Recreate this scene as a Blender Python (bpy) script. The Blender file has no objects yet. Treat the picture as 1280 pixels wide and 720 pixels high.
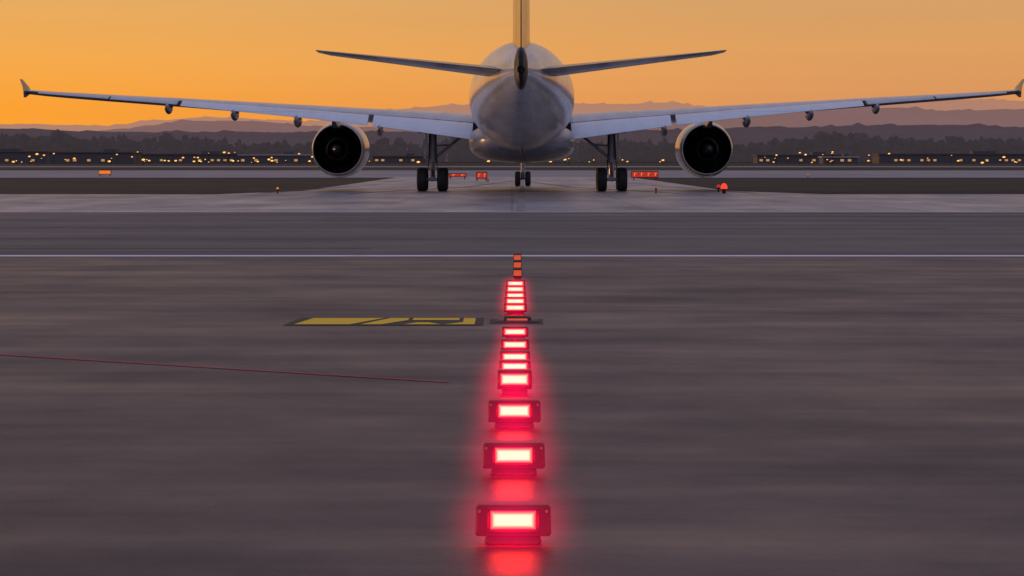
import bpy, math, random
import numpy as np
import bmesh
from mathutils import Vector, Matrix
random.seed(7); np.random.seed(7)
scene = bpy.context.scene
H = 1.9; F = 2940.0

# ---------------------------------------------------------------- materials
def new_mat(name):
    m = bpy.data.materials.new(name); m.use_nodes = True
    nt = m.node_tree
    return m, nt, nt.nodes["Principled BSDF"]
def N(nt, t, **kw):
    n = nt.nodes.new(t)
    for k, v in kw.items(): setattr(n, k, v)
    return n
def noise(nt, scale, detail=4, mscale=(1,1,1), rough=0.55, rot=0.0):
    tc = N(nt, "ShaderNodeTexCoord"); mp = N(nt, "ShaderNodeMapping")
    mp.inputs["Scale"].default_value = mscale
    mp.inputs["Rotation"].default_value = (0,0,rot)
    nt.links.new(tc.outputs["Object"], mp.inputs["Vector"])
    n = N(nt, "ShaderNodeTexNoise")
    n.inputs["Scale"].default_value = scale; n.inputs["Detail"].default_value = detail
    n.inputs["Roughness"].default_value = rough
    nt.links.new(mp.outputs["Vector"], n.inputs["Vector"])
    return n.outputs["Fac"]
def ramp(nt, fac, stops):
    r = N(nt, "ShaderNodeValToRGB"); e = r.color_ramp.elements
    while len(e) < len(stops): e.new(0.5)
    for i, (p, c) in enumerate(stops):
        e[i].position = p; e[i].color = tuple(c) + (1,) if len(c) == 3 else c
    nt.links.new(fac, r.inputs["Fac"]); return r.outputs["Color"]
def math_(nt, op, a, b=None, c=None, clamp=False):
    n = N(nt, "ShaderNodeMath", operation=op); n.use_clamp = clamp
    for i, v in enumerate((a, b, c)):
        if v is None: continue
        if isinstance(v, (int, float)): n.inputs[i].default_value = v
        else: nt.links.new(v, n.inputs[i])
    return n.outputs[0]
def mixc(nt, fac, a, b, mode='MIX'):
    n = N(nt, "ShaderNodeMix", data_type='RGBA', blend_type=mode)
    for s, v in ((n.inputs[0], fac), (n.inputs[6], a), (n.inputs[7], b)):
        if isinstance(v, (int, float)): s.default_value = v
        elif isinstance(v, (tuple, list)): s.default_value = tuple(v) + (1,) if len(v) == 3 else v
        else: nt.links.new(v, s)
    return n.outputs[2]
def bump(nt, b, h, s, d=0.01):
    n = N(nt, "ShaderNodeBump"); n.inputs["Strength"].default_value = s; n.inputs["Distance"].default_value = d
    nt.links.new(h, n.inputs["Height"]); nt.links.new(n.outputs["Normal"], b.inputs["Normal"])

def simple(name, col, rough=0.5, metal=0.0, var=0.25, scale=3.0, spec=0.5):
    m, nt, b = new_mat(name)
    f = noise(nt, scale, 5)
    lo = tuple(c*(1-var) for c in col); hi = tuple(min(1, c*(1+var)) for c in col)
    nt.links.new(ramp(nt, f, [(0.3, lo), (0.7, hi)]), b.inputs["Base Color"])
    nt.links.new(math_(nt, 'MULTIPLY_ADD', f, 0.25, rough-0.12, clamp=True), b.inputs["Roughness"])
    b.inputs["Metallic"].default_value = metal
    b.inputs["Specular IOR Level"].default_value = spec
    return m
def emis(name, col, strength, base=(0.05,0.01,0.01)):
    m, nt, b = new_mat(name)
    b.inputs["Base Color"].default_value = (*base, 1)
    f = noise(nt, 6, 2)
    b.inputs["Emission Color"].default_value = (*col, 1)
    nt.links.new(math_(nt, 'MULTIPLY_ADD', f, strength*0.5, strength*0.75), b.inputs["Emission Strength"])
    return m

def pavement(name, c0, c1, streak=(0.05, 1.2, 1), sscale=1.0, rough=0.62, slab=None, joint=0.6, grain=45, spec=0.5, patch=0.12, ws=(0.5,0.3,0.2), lo=0.36, hi=0.64):
    m, nt, b = new_mat(name)
    s1 = noise(nt, sscale, 6, streak, 0.6)
    s2 = noise(nt, patch, 6, (1, 1, 1), 0.65, 0.5)
    s3 = noise(nt, grain, 3, (0.6, 1, 1))
    f = math_(nt, 'ADD', math_(nt, 'MULTIPLY', s1, ws[0]), math_(nt, 'MULTIPLY', s2, ws[1]))
    f = math_(nt, 'ADD', f, math_(nt, 'MULTIPLY', s3, ws[2]))
    col = ramp(nt, f, [(lo, c0), (0.50, tuple((a+b_)/2 for a, b_ in zip(c0, c1))), (hi, c1)])
    if slab:
        tc = N(nt, "ShaderNodeTexCoord")
        br = N(nt, "ShaderNodeTexBrick"); br.offset = 0.0; br.squash = 1
        br.inputs["Color1"].default_value = (1, 1, 1, 1); br.inputs["Color2"].default_value = (0.78, 0.78, 0.78, 1)
        br.inputs["Mortar"].default_value = (joint,)*3 + (1,)
        br.inputs["Scale"].default_value = 1.0
        br.inputs["Brick Width"].default_value = slab[0]; br.inputs["Row Height"].default_value = slab[1]
        br.inputs["Mortar Size"].default_value = 0.05; br.inputs["Mortar Smooth"].default_value = 0.4
        nt.links.new(tc.outputs["Object"], br.inputs["Vector"])
        col = mixc(nt, 1.0, col, br.outputs["Color"], 'MULTIPLY')
    nt.links.new(col, b.inputs["Base Color"])
    rf = math_(nt, 'ADD', math_(nt, 'MULTIPLY', s1, 0.5), math_(nt, 'MULTIPLY', s2, 0.5))
    nt.links.new(math_(nt, 'MULTIPLY_ADD', rf, -0.7, rough+0.35, clamp=True), b.inputs["Roughness"])
    b.inputs["Specular IOR Level"].default_value = spec
    bump(nt, b, s3, 0.5, 0.006)
    return m

M_asph = pavement("asphalt", (0.011,0.009,0.0145), (0.062,0.048,0.066), streak=(0.12,0.8,1), slab=(400, 7.5), joint=0.85, rough=0.48, spec=0.42, patch=0.34, ws=(0.30,0.48,0.22), lo=0.37, hi=0.63)
M_asph2 = pavement("asphalt_old", (0.032,0.031,0.034), (0.100,0.095,0.099), streak=(0.02,0.35,1), rough=0.6, ws=(0.45,0.35,0.2))
M_conc = pavement("concrete", (0.15,0.145,0.15), (0.44,0.43,0.44), streak=(0.35,0.08,1), sscale=1.0, slab=(5, 5), joint=0.5, grain=12, rough=0.42)
M_run = pavement("runway_surface", (0.20,0.19,0.20), (0.34,0.32,0.33), streak=(0.02,0.1,1), slab=(15, 15), grain=4)
M_grass = pavement("grass", (0.020,0.020,0.014), (0.050,0.046,0.030), streak=(0.05,0.15,1), rough=0.85, grain=8, spec=0.15)
def paint(name, col, wear=0.45):
    m, nt, b = new_mat(name)
    f = noise(nt, 9, 7, (1, 1, 1), 0.7)
    g = noise(nt, 1.2, 3)
    f = math_(nt, 'ADD', math_(nt, 'MULTIPLY', f, .6), math_(nt, 'MULTIPLY', g, .4))
    nt.links.new(ramp(nt, f, [(wear-0.06, (0.07,0.065,0.065)), (wear+0.03, col)]), b.inputs["Base Color"])
    b.inputs["Roughness"].default_value = 0.6
    b.inputs["Specular IOR Level"].default_value = 0.3
    return m
M_white = paint("white_paint", (0.85,0.84,0.84), 0.38)
M_faint = paint("worn_white_paint", (0.35,0.33,0.31), 0.5)
M_yellow = paint("yellow_paint", (1.0,0.62,0.0), 0.28)
M_black = paint("black_paint", (0.008,0.008,0.009), 0.2)
M_redp = paint("red_paint", (0.60,0.012,0.06), 0.44)
M_joint = paint("joint_sealant", (0.03,0.028,0.03), 0.46)

def skin_mat(name, col, rough, seam=2.1, dirt=0.35):
    m, nt, b = new_mat(name)
    tc = N(nt, "ShaderNodeTexCoord"); sp = N(nt, "ShaderNodeSeparateXYZ")
    nt.links.new(tc.outputs["Object"], sp.inputs[0])
    def seamf(o, per, w):
        a = math_(nt, 'FRACT', math_(nt, 'DIVIDE', o, per))
        a = math_(nt, 'ABSOLUTE', math_(nt, 'SUBTRACT', a, 0.5))
        return math_(nt, 'GREATER_THAN', a, 0.5 - w/per)
    s = math_(nt, 'MAXIMUM', seamf(sp.outputs[1], seam, 0.018), seamf(sp.outputs[2], 1.55, 0.012))
    n1 = noise(nt, 0.9, 6, (1.5, 0.25, 1.5), 0.6)
    n2 = noise(nt, 7, 4, (1, 0.3, 1))
    d = math_(nt, 'ADD', math_(nt, 'MULTIPLY', n1, 0.7), math_(nt, 'MULTIPLY', n2, 0.3))
    c = ramp(nt, d, [(0.35, tuple(x*(1-dirt) for x in col)), (0.62, col)])
    c = mixc(nt, math_(nt, 'MULTIPLY', s, 0.45), c, tuple(x*0.3 for x in col))
    nt.links.new(c, b.inputs["Base Color"])
    nt.links.new(math_(nt, 'MULTIPLY_ADD', d, -0.3, rough+0.15, clamp=True), b.inputs["Roughness"])
    b.inputs["Coat Weight"].default_value = 0.5; b.inputs["Coat Roughness"].default_value = 0.12
    return m
M_fus = skin_mat("fuselage_paint", (0.60,0.62,0.67), 0.28)
M_wing = skin_mat("wing_paint", (0.56,0.60,0.66), 0.28, 3.0, 0.25)
M_flap = skin_mat("flap_paint", (0.88,0.92,0.97), 0.22, 9.0, 0.12)
M_belly = skin_mat("belly_paint", (0.28,0.29,0.33), 0.34, 1.7, 0.45)
M_stab = skin_mat("stabiliser_paint", (0.12,0.12,0.15), 0.35, 3.0)
M_fin = skin_mat("fin_paint", (0.16,0.10,0.07), 0.3, 3.0)
M_nac = skin_mat("nacelle_paint", (0.45,0.48,0.54), 0.20, 3.0)
M_dark = simple("dark_metal", (0.022,0.022,0.025), 0.5, 0.6)
M_duct = simple("duct_metal", (0.075,0.073,0.078), 0.38, 0.7)
M_metal = simple("bare_metal", (0.42,0.41,0.40), 0.32, 1.0, 0.2)
M_strut = simple("gear_paint", (0.28,0.28,0.30), 0.4, 0.2)
M_tyre = simple("tyre_rubber", (0.016,0.016,0.017), 0.75)
M_hous = simple("housing_metal", (0.045,0.036,0.038), 0.5, 0.3, 0.3, 25)

# ---------------------------------------------------------------- helpers
def link(o, parent=None):
    scene.collection.objects.link(o)
    if parent is not None: o.parent = parent
    return o
def empty(name, loc=(0,0,0), rz=0):
    e = bpy.data.objects.new(name, None); e.location = loc; e.rotation_euler = (0,0,rz)
    e.empty_display_size = 0.2
    return link(e)
def mesh(name, v, f, mat, parent=None, smooth=False, loc=None):
    me = bpy.data.meshes.new(name); me.from_pydata([tuple(p) for p in v], [], [tuple(q) for q in f])
    me.materials.append(mat); me.validate()
    if smooth:
        me.polygons.foreach_set("use_smooth", [True]*len(me.polygons))
    me.update()
    o = bpy.data.objects.new(name, me)
    if loc: o.location = loc
    link(o, parent)
    return o
def recalc(o):
    bm = bmesh.new(); bm.from_mesh(o.data); bmesh.ops.recalc_face_normals(bm, faces=bm.faces); bm.to_mesh(o.data); bm.free()
def loft(name, rings, mat, parent=None, smooth=True, caps=True, sharp=None):
    n = len(rings[0]); v = []; f = []
    for r in rings: v += list(r)
    for i in range(len(rings)-1):
        for j in range(n):
            k = (j+1) % n
            f.append((i*n+j, i*n+k, (i+1)*n+k, (i+1)*n+j))
    if caps:
        f.append(tuple(range(n))[::-1]); f.append(tuple((len(rings)-1)*n+j for j in range(n)))
    o = mesh(name, v, f, mat, parent, smooth); recalc(o)
    if sharp is not None: o.data.set_sharp_from_angle(angle=math.radians(sharp))
    return o
def ell(y, cx, cz, rx, rz, n=48, p=2.0):
    out = []
    for i in range(n):
        a = 2*math.pi*i/n; c, s = math.cos(a), math.sin(a)
        out.append((cx + rx*math.copysign(abs(c)**(2/p), c), y, cz + rz*math.copysign(abs(s)**(2/p), s)))
    return out
def cyl(name, a, b, r, mat, parent=None, r2=None, n=20):
    a, b = Vector(a), Vector(b); r2 = r if r2 is None else r2
    q = (b-a).normalized().to_track_quat('Z', 'Y')
    rings = []
    for p, rr in ((a, r), (b, r2)):
        rings.append([tuple(p + q @ Vector((rr*math.cos(2*math.pi*i/n), rr*math.sin(2*math.pi*i/n), 0))) for i in range(n)])
    return loft(name, rings, mat, parent, True, True, 40)
def box(name, c, s, mat, parent=None, bev=0.0, rot=None):
    x, y, z = [k/2 for k in s]
    v = [Vector(p) for p in ((-x,-y,-z),(x,-y,-z),(x,y,-z),(-x,y,-z),(-x,-y,z),(x,-y,z),(x,y,z),(-x,y,z))]
    if rot is not None: v = [rot @ p for p in v]
    v = [p + Vector(c) for p in v]
    f = [(0,3,2,1),(4,5,6,7),(0,1,5,4),(1,2,6,5),(2,3,7,6),(3,0,4,7)]
    o = mesh(name, v, f, mat, parent)
    if bev > 0:
        md = o.modifiers.new("bevel", 'BEVEL'); md.width = bev; md.segments = 2
    return o
def revolve(name, prof, c, mat, parent=None, n=56, sharp=45):
    rings = [[(c[0]+r*math.cos(2*math.pi*i/n), c[1]+y, c[2]+r*math.sin(2*math.pi*i/n)) for i in range(n)] for y, r in prof]
    return loft(name, rings, mat, parent, True, False, sharp)
def crom(keys, m=6):
    k = np.array(keys, float); out = []
    for i in range(len(k)-1):
        p0 = k[max(i-1,0)]; p1 = k[i]; p2 = k[i+1]; p3 = k[min(i+2,len(k)-1)]
        for j in range(m):
            t = j/m
            q = 0.5*((2*p1)+(-p0+p2)*t+(2*p0-5*p1+4*p2-p3)*t*t+(-p0+3*p1-3*p2+p3)*t**3)
            q[0] = p1[0]+(p2[0]-p1[0])*t
            out.append(q)
    out.append(k[-1]); return out
def sheet(name, x0, x1, y0, y1, z, mat):
    return mesh(name, [(x0,y0,z),(x1,y0,z),(x1,y1,z),(x0,y1,z)], [(0,1,2,3)], mat)
def poly(name, pts, z, mat, parent=None):
    return mesh(name, [(x,y,z) for x, y in pts], [tuple(range(len(pts)))], mat, parent)
def strips(name, segs, w, z, mat):
    v = []; f = []
    for (x0,y0,x1,y1) in segs:
        d = Vector((x1-x0, y1-y0)).normalized(); n = Vector((-d.y, d.x))*w/2
        b = len(v)
        v += [(x0+n.x,y0+n.y,z),(x0-n.x,y0-n.y,z),(x1-n.x,y1-n.y,z),(x1+n.x,y1+n.y,z)]
        f.append((b,b+1,b+2,b+3))
    return mesh(name, v, f, mat)

# ---------------------------------------------------------------- ground
sheet("ground", -20000, 20000, -3000, 26000, -0.03, M_grass)
sheet("apron_pavement", -400, 400, -80, 46.2, 0.0, M_asph)
sheet("service_road", -400, 400, 46.2, 84.3, 0.0, M_asph2)
sheet("taxiway_crossing", -600, 600, 84.3, 127.5, 0.004, M_conc)
poly("taxiway", [(-16,127.5),(17,127.5),(13,141),(12.5,243),(-12,243),(-12.5,141)], 0.002, M_conc)
sheet("runway", -1500, 1500, 243, 400, 0.0, M_run)
sheet("perimeter_road", -1500, 1500, 560, 640, 0.0, M_run)
sheet("edge_marking", -400, 400, 84.0, 84.6, 0.009, M_white)
sheet("holding_position_marking", -400, 400, 45.85, 46.5, 0.005, M_white)
sheet("runway_edge_marking", -1500, 1500, 246, 248.5, 0.01, M_white)
strips("pavement_joints", [(-9,37.5,9,36.9),(-7,61,14,60.4),(-30,53.5,30,53.2),(-30,72,30,72.2)], 0.02, 0.004, M_joint)
strips("tyre_marks", [(-14,56,-9.5,56.3),(-30,66,12,64.5),(-6,76,25,79),(-25,49.5,-3,50.2)], 0.35, 0.004, M_joint)
strips("red_ground_line", [(-6.2,23.62,-0.54,20.0)], 0.055, 0.006, M_redp)
strips("taxi_lead_lines", [(-9,129,-3.2,160),(-3.2,160,0.3,205),(9.5,129,4.0,160),(4.0,160,0.8,205),(-14,131,-10,175),(13.5,130,10,170)], 0.35, 0.008, M_joint)
strips("taxi_centre_line", [(0.3,86,0.6,140),(0.6,140,1.0,240)], 0.3, 0.012, M_faint)
mk = empty("taxiway_painted_sign")
poly("black_panel", [(-2.62,26.85),(-0.33,26.85),(-0.33,28.15),(-2.52,28.15)], 0.005, M_black, mk)
poly("yellow_field", [(-2.50,26.95),(-1.86,26.95),(-1.52,28.02),(-2.36,28.02)], 0.009, M_yellow, mk)
poly("yellow_bar", [(-1.74,26.95),(-1.50,26.95),(-1.22,27.66),(-1.22,28.02),(-1.44,28.02)], 0.009, M_yellow, mk)
poly("yellow_stroke", [(-1.24,26.95),(-0.82,26.95),(-0.96,27.27),(-1.10,27.27)], 0.009, M_yellow, mk)
poly("yellow_top", [(-1.17,27.66),(-0.62,27.66),(-0.62,28.02),(-1.17,28.02)], 0.009, M_yellow, mk)
poly("yellow_end", [(-0.78,26.95),(-0.43,26.95),(-0.43,28.02),(-0.57,28.02),(-0.57,27.3)], 0.009, M_yellow, mk)
poly("black_marking_patch", [(-0.26,27.1),(0.36,27.1),(0.36,27.9),(-0.26,27.9)], 0.004, M_black, None)

# ---------------------------------------------------------------- red lights
def lens_mat(name, hot, rim, w, h, gain=1.0):
    m, nt, b = new_mat(name)
    tc = N(nt, "ShaderNodeTexCoord"); sp = N(nt, "ShaderNodeSeparateXYZ")
    nt.links.new(tc.outputs["Object"], sp.inputs[0])
    ax = math_(nt, 'SUBTRACT', w/2, math_(nt, 'ABSOLUTE', sp.outputs[0]))
    az = math_(nt, 'SUBTRACT', h/2, math_(nt, 'ABSOLUTE', sp.outputs[2]))
    mn = math_(nt, 'DIVIDE', math_(nt, 'MINIMUM', ax, az), h/2)
    mid = (hot[0]*0.7, hot[1]*0.25, hot[2]*0.2)
    c = ramp(nt, mn, [(0.0, rim), (0.22, mid), (0.5, hot)])
    b.inputs["Base Color"].default_value = (0.2,0.01,0.01,1)
    nt.links.new(c, b.inputs["Emission Color"]); b.inputs["Emission Strength"].default_value = gain
    return m
M_lens = lens_mat("red_lens_lit", (1.0,0.085,0.058), (0.30,0.0,0.010), 0.225, 0.092, 11.0)
M_lens2 = emis("red_lens_dim", (1.0,0.13,0.05), 0.6)
def halo_mat(k):  # self-glowing volume imitating lens bloom around a lamp, no moisture scattering
    m = bpy.data.materials.new("lamp_bloom"); m.use_nodes = True; nt = m.node_tree; nt.nodes.clear()
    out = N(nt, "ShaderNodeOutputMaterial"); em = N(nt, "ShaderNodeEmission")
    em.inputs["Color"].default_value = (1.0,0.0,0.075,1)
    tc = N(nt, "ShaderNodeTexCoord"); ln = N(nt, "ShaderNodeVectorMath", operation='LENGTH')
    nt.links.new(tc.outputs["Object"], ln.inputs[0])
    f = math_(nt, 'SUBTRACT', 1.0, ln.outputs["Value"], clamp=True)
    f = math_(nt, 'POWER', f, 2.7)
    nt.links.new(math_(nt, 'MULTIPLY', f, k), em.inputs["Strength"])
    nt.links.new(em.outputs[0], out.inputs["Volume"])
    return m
M_bloom = halo_mat(4.2)
def red_light(x, y, lit=True, hs=1.0, sc=(1,1,1)):
    e = empty("runway_guard_light", (x, y, 0)); e.scale = sc
    z0, z1 = 0.046, 0.202
    def ring(yy, s, dz=0, w=0.188, a=z0, b_=z1):
        c = 0.012
        zc = (a+b_)/2 + dz; hz = (b_-a)/2*s; hx = w*s*hs
        return [(-hx+c,yy,zc-hz),(hx-c,yy,zc-hz),(hx,yy,zc-hz+c),(hx*0.98,yy,zc+hz-c),(hx*0.98-c,yy,zc+hz),(-hx*0.98+c,yy,zc+hz),(-hx*0.98,yy,zc+hz-c),(-hx,yy,zc-hz+c)]
    loft("housing", [ring(-0.06,0.96),(ring(-0.05,1.0)),ring(0.07,1.0),ring(0.13,0.8,-0.015)], M_hous, e, False)
    loft("plinth", [ring(-0.04,0.96,0,0.135,0.003,0.044),ring(-0.03,1.0,0,0.14,0.002,0.0445),ring(0.10,1.0,0,0.14,0.002,0.0445)], M_hous, e, False)
    box("bezel_top", (0,-0.073,0.184), (0.25,0.044,0.010), M_hous, e, 0.003)
    box("bezel_bottom", (0,-0.068,0.076), (0.25,0.02,0.010), M_hous, e, 0.003)
    box("bezel_side_1", (-0.124,-0.068,0.13), (0.012,0.022,0.094), M_hous, e, 0.003)
    box("bezel_side_2", (0.124,-0.068,0.13), (0.012,0.022,0.094), M_hous, e, 0.003)
    l = box("lens", (0,0,0), (0.225,0.022,0.092), M_lens if lit else M_lens2, e, 0.004); l.location = (0,-0.074,0.13)
    for sx in (-1,1):
        cyl("bolt_%d" % (1 if sx < 0 else 2), (sx*0.165*hs,-0.064,0.17), (sx*0.165*hs,-0.053,0.17), 0.008, M_metal, e, n=10)
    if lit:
        me = bpy.data.meshes.new("bloom_ball"); bm = bmesh.new(); bmesh.ops.create_icosphere(bm, subdivisions=3, radius=1.0); bm.to_mesh(me); bm.free()
        me.materials.append(M_bloom)
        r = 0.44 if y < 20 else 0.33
        o = bpy.data.objects.new("bloom_ball", me); o.location = (0,-0.12,0.12); o.scale = (r,r,r*0.85); link(o, e)  # glow ball added around the lit lens as its bloom
        L = bpy.data.lights.new("lamp", 'AREA'); L.shape = 'RECTANGLE'; L.size = 0.18; L.size_y = 0.055
        L.energy = 12.0; L.color = (1.0,0.0029,0.0024)
        lo = bpy.data.objects.new("lamp", L); lo.location = (0,-0.10,0.13); lo.rotation_euler = (math.radians(84),0,0); link(lo, e)
    return e
yc = [647,567,512,473,457,445,430,414,384,376,369,361,354]
def lx(d): return 0.004 + (d-11)*0.0020
for i, v_ in enumerate(yc):
    sz = 1.0 if i < 4 else 0.68
    d = (1.9-0.13*sz)*F/(v_-199); red_light(lx(d), d, True, 1.0 if d < 18 else 0.76, (1,1,sz))
for d in (36.8, 39.6, 42.6): red_light(lx(d)+0.03, d, False, 0.72, (0.55,1,0.95))
e = empty("inset_light", (0.06,27.5,0))
cyl("flange", (0,0,0.009), (0,0,0.022), 0.26, M_hous, e, 0.24, 32)
box("lens", (0,-0.14,0.035), (0.24,0.02,0.022), M_lens2, e, 0.004)
loft("body", [ell(-0.12,0,0.03,0.15,0.02,16,4), ell(0.0,0,0.04,0.17,0.03,16,4), ell(0.16,0,0.03,0.12,0.015,16,4)], M_hous, e)

# ---------------------------------------------------------------- airfield signs and lamps
M_redface = emis("sign_face_red", (1.0,0.05,0.02), 0.42)
M_orface = emis("sign_face_orange", (1.0,0.22,0.02), 0.8)
M_letter = emis("sign_legend", (1.0,0.25,0.10), 0.8)
def sign(x, y, w, h, face, legend=3):
    e = empty("airfield_sign", (x,y,0))
    box("cabinet", (0,0.12,0.2+h/2), (w,0.22,h), M_dark, e, 0.02)
    box("face", (0,0,0.2+h/2), (w-0.12,0.02,h-0.12), face, e)
    for i in range(legend):
        cx = -w/2 + w*(i+0.5)/legend
        box("legend_%d" % (i+1), (cx,-0.014,0.2+h/2), (w/legend*0.13,0.01,h*0.5), M_letter, e)
        box("legend_bar_%d" % (i+1), (cx+w/legend*0.18,-0.014,0.2+h*0.66), (w/legend*0.2,0.01,h*0.1), M_letter, e)
    for sx in (-0.4,0.4): cyl("leg_%d" % (1 if sx<0 else 2), (sx*w,0.12,-0.03), (sx*w,0.12,0.22), 0.05, M_dark, e)
sign((806-640)/F*215, 215, 2.5, 0.62, M_redface, 4)
sign((572-640)/F*225, 225, 1.7, 0.35, M_redface, 2)
sign((602-640)/F*205, 205, 1.0, 0.6, M_redface, 2)
sign((131-640)/F*262, 262, 1.4, 0.5, M_orface, 2)
def beacon(x, y, r=0.16, m=M_redface):
    e = empty("taxiway_edge_light", (x,y,0))
    cyl("stem", (0,0,-0.03), (0,0,0.2), r*0.5, M_dark, e)
    cyl("collar", (0,0,0.2), (0,0,0.26), r*1.0, M_dark, e)
    revolve_p = [(0.0, r*0.95),(r*0.5,r*0.95),(r*1.1,r*0.75),(r*1.5,r*0.35),(r*1.6,0.001)]
    n = 16
    rings = [[(rr*math.cos(2*math.pi*i/n), rr*math.sin(2*math.pi*i/n), 0.26+zz) for i in range(n)] for zz, rr in revolve_p]
    loft("dome", rings, m, e, True, False)
M_amber = emis("amber_lens", (1.0,0.30,0.04), 0.7)
beacon((905-640)/F*130, 130, 0.20, emis("red_beacon", (1.0,0.06,0.02), 1.1))
beacon((898-640)/F*136, 136, 0.12)
for px, d, m in ((347,129,M_amber),(820,131,M_redface),(610,190,M_redface),(1010,240,M_amber)):
    beacon((px-640)/F*d, d, 0.07, m)

# ---------------------------------------------------------------- airliner
A = empty("airliner", (0.60,140,0), math.radians(-0.35))
fk = [(-29.7,6.20,.10,.34),(-29.3,6.18,.24,.52),(-26,6.05,.95,1.15),(-22,5.95,1.62,1.72),(-18,5.75,2.2,2.25),(-14,5.5,2.65,2.68),(-10,5.35,2.9,2.9),
      (-6,5.3,2.97,2.97),(4,5.3,2.97,2.97),(20,5.3,2.97,2.97),(23.5,5.2,2.8,2.82),(26.5,4.95,2.3,2.38),(28.8,4.65,1.5,1.6),(30.2,4.45,.6,.7),(30.4,4.42,.15,.2)]
loft("fuselage", [ell(k[0],0,k[1],k[2],k[3],72) for k in crom(fk,6)], M_fus, A, True, True, 60)
loft("tail_cone_cap", [ell(k[0],0,k[1],k[2],k[3],40) for k in ((-29.9,6.1,.12,.55),(-29.6,6.15,.24,.85),(-28.6,6.2,.34,1.02),(-27.0,6.35,.30,.95),(-25.5,6.5,.10,.6))], M_dark, A, True, True, 60)
revolve("apu_exhaust", [(-0.1,0.16),(-0.5,0.2),(-0.55,0.17),(0.0,0.12)], (0,-29.5,6.1), M_dark, A)
bk = [(-9,3.0,1.0,.35),(-7,2.95,2.3,.85),(-4.5,2.9,2.95,1.12),(-1,2.9,3.15,1.2),(7,2.9,3.15,1.2),(11,3.0,2.9,1.05),(14,3.1,1.8,.6),(15.5,3.1,.6,.2)]
loft("belly_fairing", [ell(k[0],0,k[1],k[2],k[3],60,2.7) for k in crom(bk,5)], M_belly, A, True, True, 60)

ST = [(2.2,7.9,-3.2,4.66,2.95),(5.5,6.0,-3.3,4.82,3.42),(9,4.0,-3.4,4.95,3.88),(12.5,2.0,-4.5,5.12,4.28),(16.5,-0.3,-5.7,5.30,4.66),(20,-2.3,-6.8,5.46,4.98),(24,-4.6,-8.0,5.62,5.30),(26.6,-6.1,-8.8,5.74,5.50),(27.7,-7.1,-9.3,5.80,5.62)]
STn = np.array(ST)
def st(x): return [float(np.interp(x, STn[:,0], STn[:,i])) for i in range(5)]
def wing_ring(x, s):
    _, le, te, zc, zt = st(x); c = le-te; t = 0.115*c; dz = zc-zt
    P = [(0,zc-0.52*t),(0.015,zc-0.33*t),(0.06,zc-0.17*t),(0.15,zc-0.05*t),(0.3,zc),(0.45,zc-0.03*dz),(0.6,zc-0.14*dz),(0.70,zc-0.27*dz),(0.755,zc-0.37*dz),
         (0.75,zc-0.37*dz-0.03),(0.66,zc-0.60*dz-0.12*t),(0.5,zc-0.62*t-0.25*dz),(0.3,zc-t),(0.12,zc-0.88*t),(0.03,zc-0.70*t)]
    return [(s*x, le-u*c, z) for u, z in P]
def flap_ring(x, s, u0=0.725, droop=1.0, zoff=0.0):
    _, le, te, zc, zt = st(x); c = le-te; dz = zc-zt
    za = zc-0.42*dz-0.02+zoff; zt2 = zc - dz*droop
    L = 1-u0; th = 0.030*c
    P = [(0.0,0.35),(0.04,0.75),(0.18,1.0),(0.45,0.82),(0.75,0.45),(0.985,0.10),(1.0,0.0),(0.985,-0.10),(0.7,-0.30),(0.35,-0.45),(0.08,-0.25)]
    return [(s*x, le-(u0+q*L)*c, za+(zt2-za)*(q**1.15)+h*th-th*0.5*(1-q)) for q, h in P]
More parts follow.
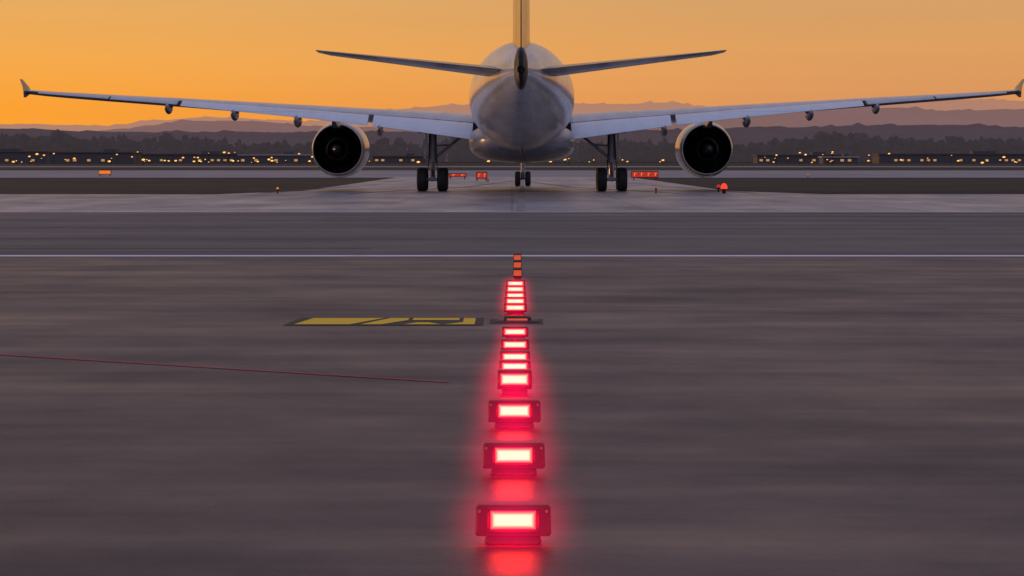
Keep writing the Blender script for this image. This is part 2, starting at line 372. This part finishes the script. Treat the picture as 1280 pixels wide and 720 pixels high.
for s, nm in ((-1,"left"),(1,"right")):
    xs = np.linspace(2.2,27.7,30)
    loft("wing_"+nm, [wing_ring(x,s) for x in xs], M_wing, A, True, True, 40)
    loft("inner_flap_"+nm, [flap_ring(x,s) for x in np.linspace(2.9,8.7,6)], M_flap, A, True, True, 50)
    loft("outer_flap_"+nm, [flap_ring(x,s) for x in np.linspace(9.0,19.4,8)], M_flap, A, True, True, 50)
    loft("aileron_inner_"+nm, [flap_ring(x,s,0.75,0.88) for x in np.linspace(19.6,23.2,4)], M_wing, A, True, True, 50)
    loft("aileron_outer_"+nm, [flap_ring(x,s,0.75,0.84) for x in np.linspace(23.3,27.0,4)], M_wing, A, True, True, 50)
    def wl(z, x, y0, y1, t=0.03): return [(s*(x-t),y0,z),(s*(x),(y0*0.6+y1*0.4)+0.0,z),(s*(x-t),y1,z),(s*(x-2*t),(y0*0.6+y1*0.4),z)]
    loft("winglet_"+nm, [wl(5.35,27.75,-8.7,-9.3),wl(5.65,27.74,-7.2,-9.4),wl(5.95,27.78,-7.6,-9.45),wl(6.35,27.88,-8.9,-9.7)], M_stab, A, False)
    for i,(fx,ln,rr) in enumerate(((8.3,4.2,.27),(13.0,3.6,.27),(16.5,3.1,.24),(20.1,2.6,.22))):
        _, le, te, zc, zt = st(fx)
        z0 = zt - 0.22
        rings = []
        for t in np.linspace(0,1,12):
            w = rr*max(0.05, math.sin(math.pi*min(1,max(0,t))**0.8))**0.7
            yy = te-0.55+ln*t
            zz = z0 + (0.10 if t<0.5 else 0.10+0.2*(t-0.5)) - 0.12*math.sin(math.pi*t)
            rings.append(ell(yy, s*fx, zz, w*0.8, w*1.35, 20))
        loft("flap_fairing_%s_%d"%(nm,i+1), rings, M_belly, A)
    ex, ez = s*11.25, 2.5
    revolve("nacelle_"+nm, [(3.2,1.50),(3.25,1.535),(4.0,1.64),(5.2,1.74),(6.6,1.74),(7.8,1.66),(8.3,1.56),(8.5,1.47),(8.4,1.38),(7.8,1.32)], (ex,0,ez), M_nac, A)
    revolve("nozzle_lip_"+nm, [(3.28,1.548),(3.14,1.515),(3.14,1.475),(3.5,1.455)], (ex,0,ez), M_metal, A)
    revolve("intake_lip_"+nm, [(8.15,1.605),(8.35,1.565),(8.56,1.47),(8.42,1.365),(8.2,1.345)], (ex,0,ez), M_metal, A)
    revolve("bypass_duct_"+nm, [(3.5,1.455),(4.2,1.45),(5.6,1.42),(7.8,1.32)], (ex,0,ez), M_duct, A)
    revolve("fan_"+nm, [(7.2,1.33),(7.1,0.8),(7.3,0.01)], (ex,0,ez), M_dark, A)
    revolve("core_cowl_"+nm, [(6.6,1.0),(5.0,0.98),(3.6,0.80),(2.7,0.62),(2.68,0.58),(3.4,0.55)], (ex,0,ez), M_duct, A)
    revolve("exhaust_plug_"+nm, [(3.4,0.42),(2.7,0.34),(2.1,0.15),(1.9,0.01)], (ex,0,ez), M_duct, A)
    revolve("duct_wall_"+nm, [(6.6,1.0),(6.65,1.42)], (ex,0,ez), M_dark, A)
    for k in range(18):
        a = 2*math.pi*k/18
        ca, sa = math.cos(a), math.sin(a)
        mesh("vane_%s_%d"%(nm,k+1), [(ex+ca*0.95,6.0,ez+sa*0.95),(ex+ca*1.42,6.0,ez+sa*1.42),(ex+ca*1.42-sa*0.06,6.5,ez+sa*1.42+ca*0.06),(ex+ca*0.95-sa*0.06,6.5,ez+sa*0.95+ca*0.06)], [(0,1,2,3)], M_strut, A)
    _, le, te, zc, zt = st(11.25)
    def py_(y, zb, ztp, w): return [(ex-w,y,zb),(ex+w,y,zb),(ex+w,y,ztp),(ex-w,y,ztp)]
    loft("pylon_"+nm, [py_(-0.3,zc-0.75,zc-0.6,.05),py_(1.5,zc-1.25,zc-0.4,.2),py_(3.2,3.75,zc-0.35,.24),py_(6.0,4.0,4.75,.22),py_(7.6,4.05,4.25,.05)], M_nac, A, True, True, 30)
    def sr(x, le, te, z, t):
        c = le-te
        P = [(0,0),(0.05,.35),(0.3,.5),(0.65,.3),(1,0.03),(1,-0.03),(0.65,-.3),(0.3,-.5),(0.05,-.35)]
        return [(s*x, le-u*c, z+h*t) for u,h in P]
    loft("stabiliser_"+nm, [sr(0.4,-19.5,-25.6,6.2,.62),sr(1.6,-20.2,-25.8,6.32,.55),sr(9.3,-24.3,-27.1,7.07,.22),sr(9.85,-25.3,-27.4,7.13,.12)], M_stab, A, True, True, 40)
    gx = s*5.32
    for i,(dx,dy) in enumerate(((-.6,-.98),(.6,-.98),(-.6,.98),(.6,.98))):
        c0 = gx+dx
        prof = [(-.28,.34),(-.29,.52),(-.27,.62),(-.20,.685),(-.08,.70),(-.065,.69),(-.05,.70),(.05,.70),(.065,.69),(.08,.70),(.20,.685),(.27,.62),(.29,.52),(.28,.34)]
        n = 40
        rings = [[(c0+xx, dy+rr*math.cos(2*math.pi*k/n), .70+rr*math.sin(2*math.pi*k/n)) for k in range(n)] for xx, rr in prof]
        loft("tyre_%s_%d"%(nm,i+1), rings, M_tyre, A, True, False, 50)
        rings = [[(c0+xx, dy+rr*math.cos(2*math.pi*k/n), .70+rr*math.sin(2*math.pi*k/n)) for k in range(n)] for xx, rr in [(-.2,.001),(-.22,.12),(-.15,.2),(-.17,.3),(-.27,.35),(.27,.35),(.17,.3),(.15,.2),(.22,.12),(.2,.001)]]
        loft("hub_%s_%d"%(nm,i+1), rings, M_strut, A, True, False, 40)
    for dy in (-.98,.98): cyl("axle_%s_%d"%(nm,1 if dy<0 else 2), (gx-.75,dy,.7),(gx+.75,dy,.7),.09,M_strut,A)
    cyl("bogie_beam_"+nm, (gx,-1.05,.72),(gx,1.05,.72),.15,M_strut,A)
    cyl("oleo_"+nm, (gx,0,.72),(gx,0,1.9),.15,M_metal,A)
    cyl("strut_"+nm, (gx,0,1.7),(gx,0,4.2),.24,M_strut,A)
    cyl("strut_collar_"+nm, (gx,0,1.66),(gx,0,1.86),.30,M_strut,A)
    cyl("side_stay_"+nm, (gx-s*.1,0,1.95),(gx-s*2.0,.1,3.5),.085,M_strut,A)
    cyl("side_stay_link_"+nm, (gx-s*.1,-.15,2.7),(gx-s*1.05,0.02,2.75),.05,M_strut,A)
    cyl("drag_stay_"+nm, (gx,.1,1.9),(gx,2.4,3.6),.09,M_strut,A)
    cyl("torque_link_%s_1"%nm, (gx,-.2,1.75),(gx,-.62,1.3),.07,M_strut,A)
    cyl("torque_link_%s_2"%nm, (gx,-.62,1.3),(gx,-.18,.85),.07,M_strut,A)
    for k,hx in enumerate((-.17,.19)): cyl("brake_hose_%s_%d"%(nm,k+1), (gx+hx,-.2,3.3),(gx+hx*1.6,-.4,.95),.025,M_dark,A,n=8)
    box("gear_door_"+nm, (gx+s*.42,.1,2.72), (.05,1.7,1.6), M_fus, A, .02, Matrix.Rotation(s*math.radians(-5),3,'Y'))
    box("gear_bay_"+nm, (gx-s*0.5,0.1,3.52), (2.6,2.0,.12), M_dark, A)
def fr(z, le, te, t, u0=0, u1=1):
    c = le-te
    def th(u): return t*float(np.interp(u,[0,.04,.15,.35,.7,1],[0.0,.45,.85,1.0,.6,.06]))
    us = [u0+(u1-u0)*k/9 for k in range(10)]
    L = [(-th(u)/2-0.001, le-u*c, z) for u in us]; R = [(th(u)/2+0.001, le-u*c, z) for u in reversed(us)]
    return L+R
fs = [(7.2,-14.0,-27.0,.95),(8.0,-16.0,-27.2,.90),(12.5,-20.6,-28.2,.80),(17.2,-25.3,-29.4,.45)]
loft("fin", [fr(*f,0,.70) for f in fs], M_fin, A, True, True, 40)
loft("rudder", [fr(*f,.705,1) for f in fs], M_fin, A, True, True, 40)
for i,sx in enumerate((-.36,.36)):
    n=32; rings=[[(sx+xx,25+rr*math.cos(2*math.pi*k/n),.53+rr*math.sin(2*math.pi*k/n)) for k in range(n)] for xx,rr in [(-.19,.001),(-.19,.3),(-.2,.42),(-.14,.51),(0,.53),(.14,.51),(.2,.42),(.19,.3),(.19,.001)]]
    loft("nose_tyre_%d"%(i+1), rings, M_tyre, A, True, False, 50)
cyl("nose_axle", (-.5,25,.53),(.5,25,.53),.07,M_strut,A)
cyl("nose_strut", (0,25,.5),(0,25.2,2.8),.13,M_strut,A)
cyl("nose_drag_stay", (0,25,1.3),(0,27,2.7),.07,M_strut,A)
cyl("nose_torque_link", (0,24.85,1.4),(0,24.5,1.0),.05,M_strut,A)
for i,sx in enumerate((-.5,.5)): box("nose_gear_door_%d"%(i+1), (sx,26,2.1),(.04,2.0,.9),M_fus,A,.02)
cyl("belly_antenna", (0,-11,2.5),(0,-11.2,2.05),.05,M_dark,A,.02)

# ---------------------------------------------------------------- distance
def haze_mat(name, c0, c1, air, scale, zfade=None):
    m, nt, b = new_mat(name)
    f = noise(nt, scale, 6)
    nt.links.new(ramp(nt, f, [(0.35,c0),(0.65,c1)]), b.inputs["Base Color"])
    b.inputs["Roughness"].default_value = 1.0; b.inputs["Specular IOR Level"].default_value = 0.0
    b.inputs["Emission Color"].default_value = (*air,1); b.inputs["Emission Strength"].default_value = 1.0  # aerial haze put in as a constant glow on trees and hills
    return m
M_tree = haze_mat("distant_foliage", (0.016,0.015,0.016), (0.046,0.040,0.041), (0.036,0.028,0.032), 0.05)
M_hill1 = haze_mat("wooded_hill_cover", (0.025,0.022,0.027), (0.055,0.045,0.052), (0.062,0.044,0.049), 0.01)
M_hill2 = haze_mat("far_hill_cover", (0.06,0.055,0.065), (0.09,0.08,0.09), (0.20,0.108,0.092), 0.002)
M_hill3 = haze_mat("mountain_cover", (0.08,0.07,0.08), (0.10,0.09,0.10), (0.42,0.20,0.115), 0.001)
def ridge(name, d, prof, mat, depth, amp, seed, n=420):
    rs = np.random.RandomState(seed)
    px = np.linspace(-700, 1980, n)
    y = np.interp(px, [p[0] for p in prof], [p[1] for p in prof])
    ph = rs.rand(8)*6.28
    y = y + sum(amp/(k+1)*np.sin(px*0.011*(k+1)**1.35+ph[k]) for k in range(8))
    x = (px-640)/F*d; z = H + (199-y)*d/F
    rows = 7; v=[]; f=[]
    for r in range(rows):
        t = r/(rows-1); hh = math.sin(t*math.pi/2)**0.9
        for i in range(n):
            v.append((x[i], d-depth*(1-t)+rs.randn()*depth*0.01, -2 + (z[i]+2)*hh*(1+0.03*rs.randn()*(0<r<rows-1))))
    for i in range(n): v.append((x[i], d+depth, -2))
    for r in range(rows):
        for i in range(n-1): f.append((r*n+i, r*n+i+1, (r+1)*n+i+1, (r+1)*n+i))
    return mesh(name, v, f, mat, None, True)
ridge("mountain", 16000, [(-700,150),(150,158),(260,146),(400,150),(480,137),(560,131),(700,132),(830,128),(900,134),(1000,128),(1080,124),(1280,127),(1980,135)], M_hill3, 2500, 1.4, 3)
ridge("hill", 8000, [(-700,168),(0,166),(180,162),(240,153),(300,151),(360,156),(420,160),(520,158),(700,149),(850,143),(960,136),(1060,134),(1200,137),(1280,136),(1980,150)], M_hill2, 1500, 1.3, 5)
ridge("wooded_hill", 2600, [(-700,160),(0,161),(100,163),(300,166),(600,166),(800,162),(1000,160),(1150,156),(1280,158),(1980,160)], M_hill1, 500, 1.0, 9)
bm = bmesh.new(); bmesh.ops.create_icosphere(bm, subdivisions=1, radius=1.0)
iv = np.array([v.co[:] for v in bm.verts]); iff = np.array([[v.index for v in f.verts] for f in bm.faces]); bm.free()
V=[]; Fc=[]; off=0
rs = np.random.RandomState(11)
for k in range(1400):
    d = rs.uniform(1250,1650); px = rs.uniform(-350,1650)
    x = (px-640)/F*d
    base = 13.0+1.6*math.sin(px*0.013)+1.2*math.sin(px*0.031+1) + (3.0 if 52<px<84 else 0)
    h = base*rs.uniform(0.75,1.18); w = h*rs.uniform(0.16,0.30)
    for q in range(4):
        hh = h*rs.uniform(0.45,0.85); sw = w*rs.uniform(0.5,0.9)
        j = 1+0.28*rs.randn(len(iv),1)
        p = iv*j*np.array([sw,sw,h*0.18]) + np.array([x+rs.randn()*w*0.45,d+rs.randn()*w*0.4,min(hh,h*0.82)])
        V.append(p); Fc.append(iff+off); off += len(iv)
    p = iv*np.array([w*1.1,w,h*0.3]) + np.array([x,d,h*0.28])
    V.append(p); Fc.append(iff+off); off += len(iv)
V = np.concatenate(V); Fc = np.concatenate(Fc)
mesh("distant_trees", V.tolist(), Fc.tolist(), M_tree)

M_wall = simple("building_wall", (0.10,0.09,0.095), 0.8)
M_lite = simple("pale_roof", (0.4,0.38,0.37), 0.6)
M_win = emis("lit_window", (1.0,0.50,0.14), 0.5)
M_lampw = emis("street_lamp_glow", (1.0,0.45,0.10), 1.7)
def building(name, px, d, w, h, dep, roof):
    e = empty(name, ((px-640)/F*d, d, 0))
    box("walls", (0,0,h/2-0.03), (w,dep,h), M_wall, e)
    box("roof", (0,0,h+0.2), (w+1,dep+1,0.5), roof, e)
    box("plant_room", (w*0.2,0,h+1.0), (w*0.15,dep*0.4,1.2), M_wall, e)
    v=[];f=[]
    rs_=random.Random(int(px)); nrow=max(1,int(h/3)); nc=int(w/3)
    for r in range(nrow):
        for c in range(nc):
            if rs_.random()<0.62: continue
            x0=-w/2+1+c*(w-2)/nc; z0=1+r*3; b=len(v)
            v+=[(x0,-dep/2-0.05,z0),(x0+1.4,-dep/2-0.05,z0),(x0+1.4,-dep/2-0.05,z0+0.9),(x0,-dep/2-0.05,z0+0.9)]; f.append((b,b+1,b+2,b+3))
    if v: mesh("windows", v, f, M_win, e)
for a in (("terminal_building",-20,1050,60,5,20,M_wall),("hangar",120,980,34,4.5,25,M_wall),("terminal_building",235,1100,55,4,18,M_wall),("warehouse",345,1000,30,3.5,14,M_lite),
          ("warehouse",1000,1050,40,3.5,18,M_wall),("hangar",1048,960,14,2.6,12,M_lite),("terminal_building",1190,1080,70,4,20,M_wall),("warehouse",500,1080,24,3,14,M_wall)):
    building(*a)
v=[];f=[];pv=[];pf=[]
rs=np.random.RandomState(5)
for k in range(170):
    u=rs.rand()
    px = rs.uniform(-150,420) if u<0.55 else (rs.uniform(930,1450) if u<0.85 else rs.uniform(420,930))
    d = rs.uniform(760,1120); x=(px-640)/F*d; z=rs.choice([0.7,1.0,1.3,1.6,2.5,4.0])*rs.uniform(.85,1.15)
    r=rs.uniform(0.13,0.45)
    b=len(v); v+=(iv*r*np.array([1.5,1,0.8])+np.array([x,d,z])).tolist(); f+=(iff+b).tolist()
    b=len(pv); q=0.07; pv+=[(x-q,d,-.03),(x+q,d,-.03),(x+q,d,z),(x-q,d,z),(x,d-q,-.03),(x,d+q,-.03),(x,d+q,z),(x,d-q,z)]; pf+=[(b,b+1,b+2,b+3),(b+4,b+5,b+6,b+7)]
g = empty("distant_street_lamps")
mesh("lamp_heads", v, f, M_lampw, g); mesh("lamp_posts", pv, pf, M_dark, g)

# ---------------------------------------------------------------- world
w = bpy.data.worlds.new("World"); scene.world = w; w.use_nodes = True
nt = w.node_tree; nt.nodes.clear()
out = N(nt,"ShaderNodeOutputWorld"); bg = N(nt,"ShaderNodeBackground"); bg2 = N(nt,"ShaderNodeBackground"); add = N(nt,"ShaderNodeAddShader")
sky = N(nt,"ShaderNodeTexSky"); sky.sky_type='NISHITA'; sky.sun_disc=False; sky.sun_elevation=math.radians(2); sky.sun_rotation=math.radians(-40)
nt.links.new(sky.outputs[0], bg2.inputs[0]); bg2.inputs[1].default_value=0.006
tc = N(nt,"ShaderNodeTexCoord"); nm = N(nt,"ShaderNodeVectorMath",operation='NORMALIZE'); nt.links.new(tc.outputs["Generated"],nm.inputs[0])
sp = N(nt,"ShaderNodeSeparateXYZ"); nt.links.new(nm.outputs[0],sp.inputs[0])
X,Y,Z = sp.outputs
el = math_(nt,'POWER',math_(nt,'MAXIMUM',Z,0.0),0.5)
def s2(deg): return math.sqrt(math.sin(math.radians(deg)))
high = [(s2(14),(0.40,0.29,0.28)),(s2(30),(0.27,0.25,0.35)),(s2(60),(0.22,0.24,0.40)),(1.0,(0.19,0.22,0.38))]
left = ramp(nt, el, [(0.0,(0.94,0.31,0.022)),(s2(1.3),(0.95,0.35,0.032)),(s2(2.4),(0.89,0.385,0.068)),(s2(4),(0.74,0.385,0.115)),(s2(8),(0.55,0.35,0.18))]+high)
right = ramp(nt, el, [(0.0,(0.60,0.25,0.13)),(s2(1.5),(0.70,0.30,0.110)),(s2(2.8),(0.73,0.345,0.118)),(s2(4),(0.65,0.345,0.140)),(s2(8),(0.52,0.34,0.20))]+high)
back = ramp(nt, el, [(0.0,(0.27,0.24,0.33)),(s2(5),(0.38,0.33,0.41)),(s2(14),(0.40,0.36,0.47)),(s2(30),(0.29,0.30,0.46)),(s2(60),(0.22,0.25,0.42)),(1.0,(0.19,0.22,0.38))])
fx = N(nt,"ShaderNodeMapRange"); fx.inputs[1].default_value=-0.26; fx.inputs[2].default_value=0.18; fx.interpolation_type='SMOOTHSTEP'
nt.links.new(X,fx.inputs[0])
front = mixc(nt, fx.outputs[0], left, right)
fy = N(nt,"ShaderNodeMapRange"); fy.inputs[1].default_value=0.85; fy.inputs[2].default_value=-0.4; fy.interpolation_type='SMOOTHSTEP'
nt.links.new(Y,fy.inputs[0])
col = mixc(nt, fy.outputs[0], front, back)
mp = N(nt,"ShaderNodeMapping"); mp.inputs["Scale"].default_value=(1.5,1.5,22)
nt.links.new(nm.outputs[0],mp.inputs[0]); ns=N(nt,"ShaderNodeTexNoise"); ns.inputs["Scale"].default_value=2.0; ns.inputs["Detail"].default_value=4
nt.links.new(mp.outputs[0],ns.inputs["Vector"])
mul = math_(nt,'MULTIPLY_ADD',ns.outputs["Fac"],0.14,0.93)
nt.links.new(col,bg.inputs[0]); nt.links.new(mul,bg.inputs[1])
nt.links.new(bg.outputs[0],add.inputs[0]); nt.links.new(bg2.outputs[0],add.inputs[1]); nt.links.new(add.outputs[0],out.inputs[0])
S = bpy.data.lights.new("sun",'SUN'); S.energy=1.0; S.angle=math.radians(4); S.color=(1.0,0.50,0.18)
so = bpy.data.objects.new("sun",S)
az = math.radians(-55); elv = math.radians(3)
dirv = Vector((math.sin(az)*math.cos(elv), math.cos(az)*math.cos(elv), math.sin(elv)))
so.rotation_euler = dirv.to_track_quat('Z','Y').to_euler(); link(so)

# ---------------------------------------------------------------- camera
cd = bpy.data.cameras.new("camera"); cam = bpy.data.objects.new("camera",cd); link(cam)
cam.location=(0,0,H); cam.rotation_euler=(math.radians(90),0,0)
cd.sensor_width=36; cd.lens=F*36/1280; cd.shift_y=-(360-199)/1280; cd.clip_end=60000; cd.clip_start=0.1
scene.camera=cam
scene.view_settings.view_transform='Standard'; scene.view_settings.look='None'; scene.view_settings.exposure=0
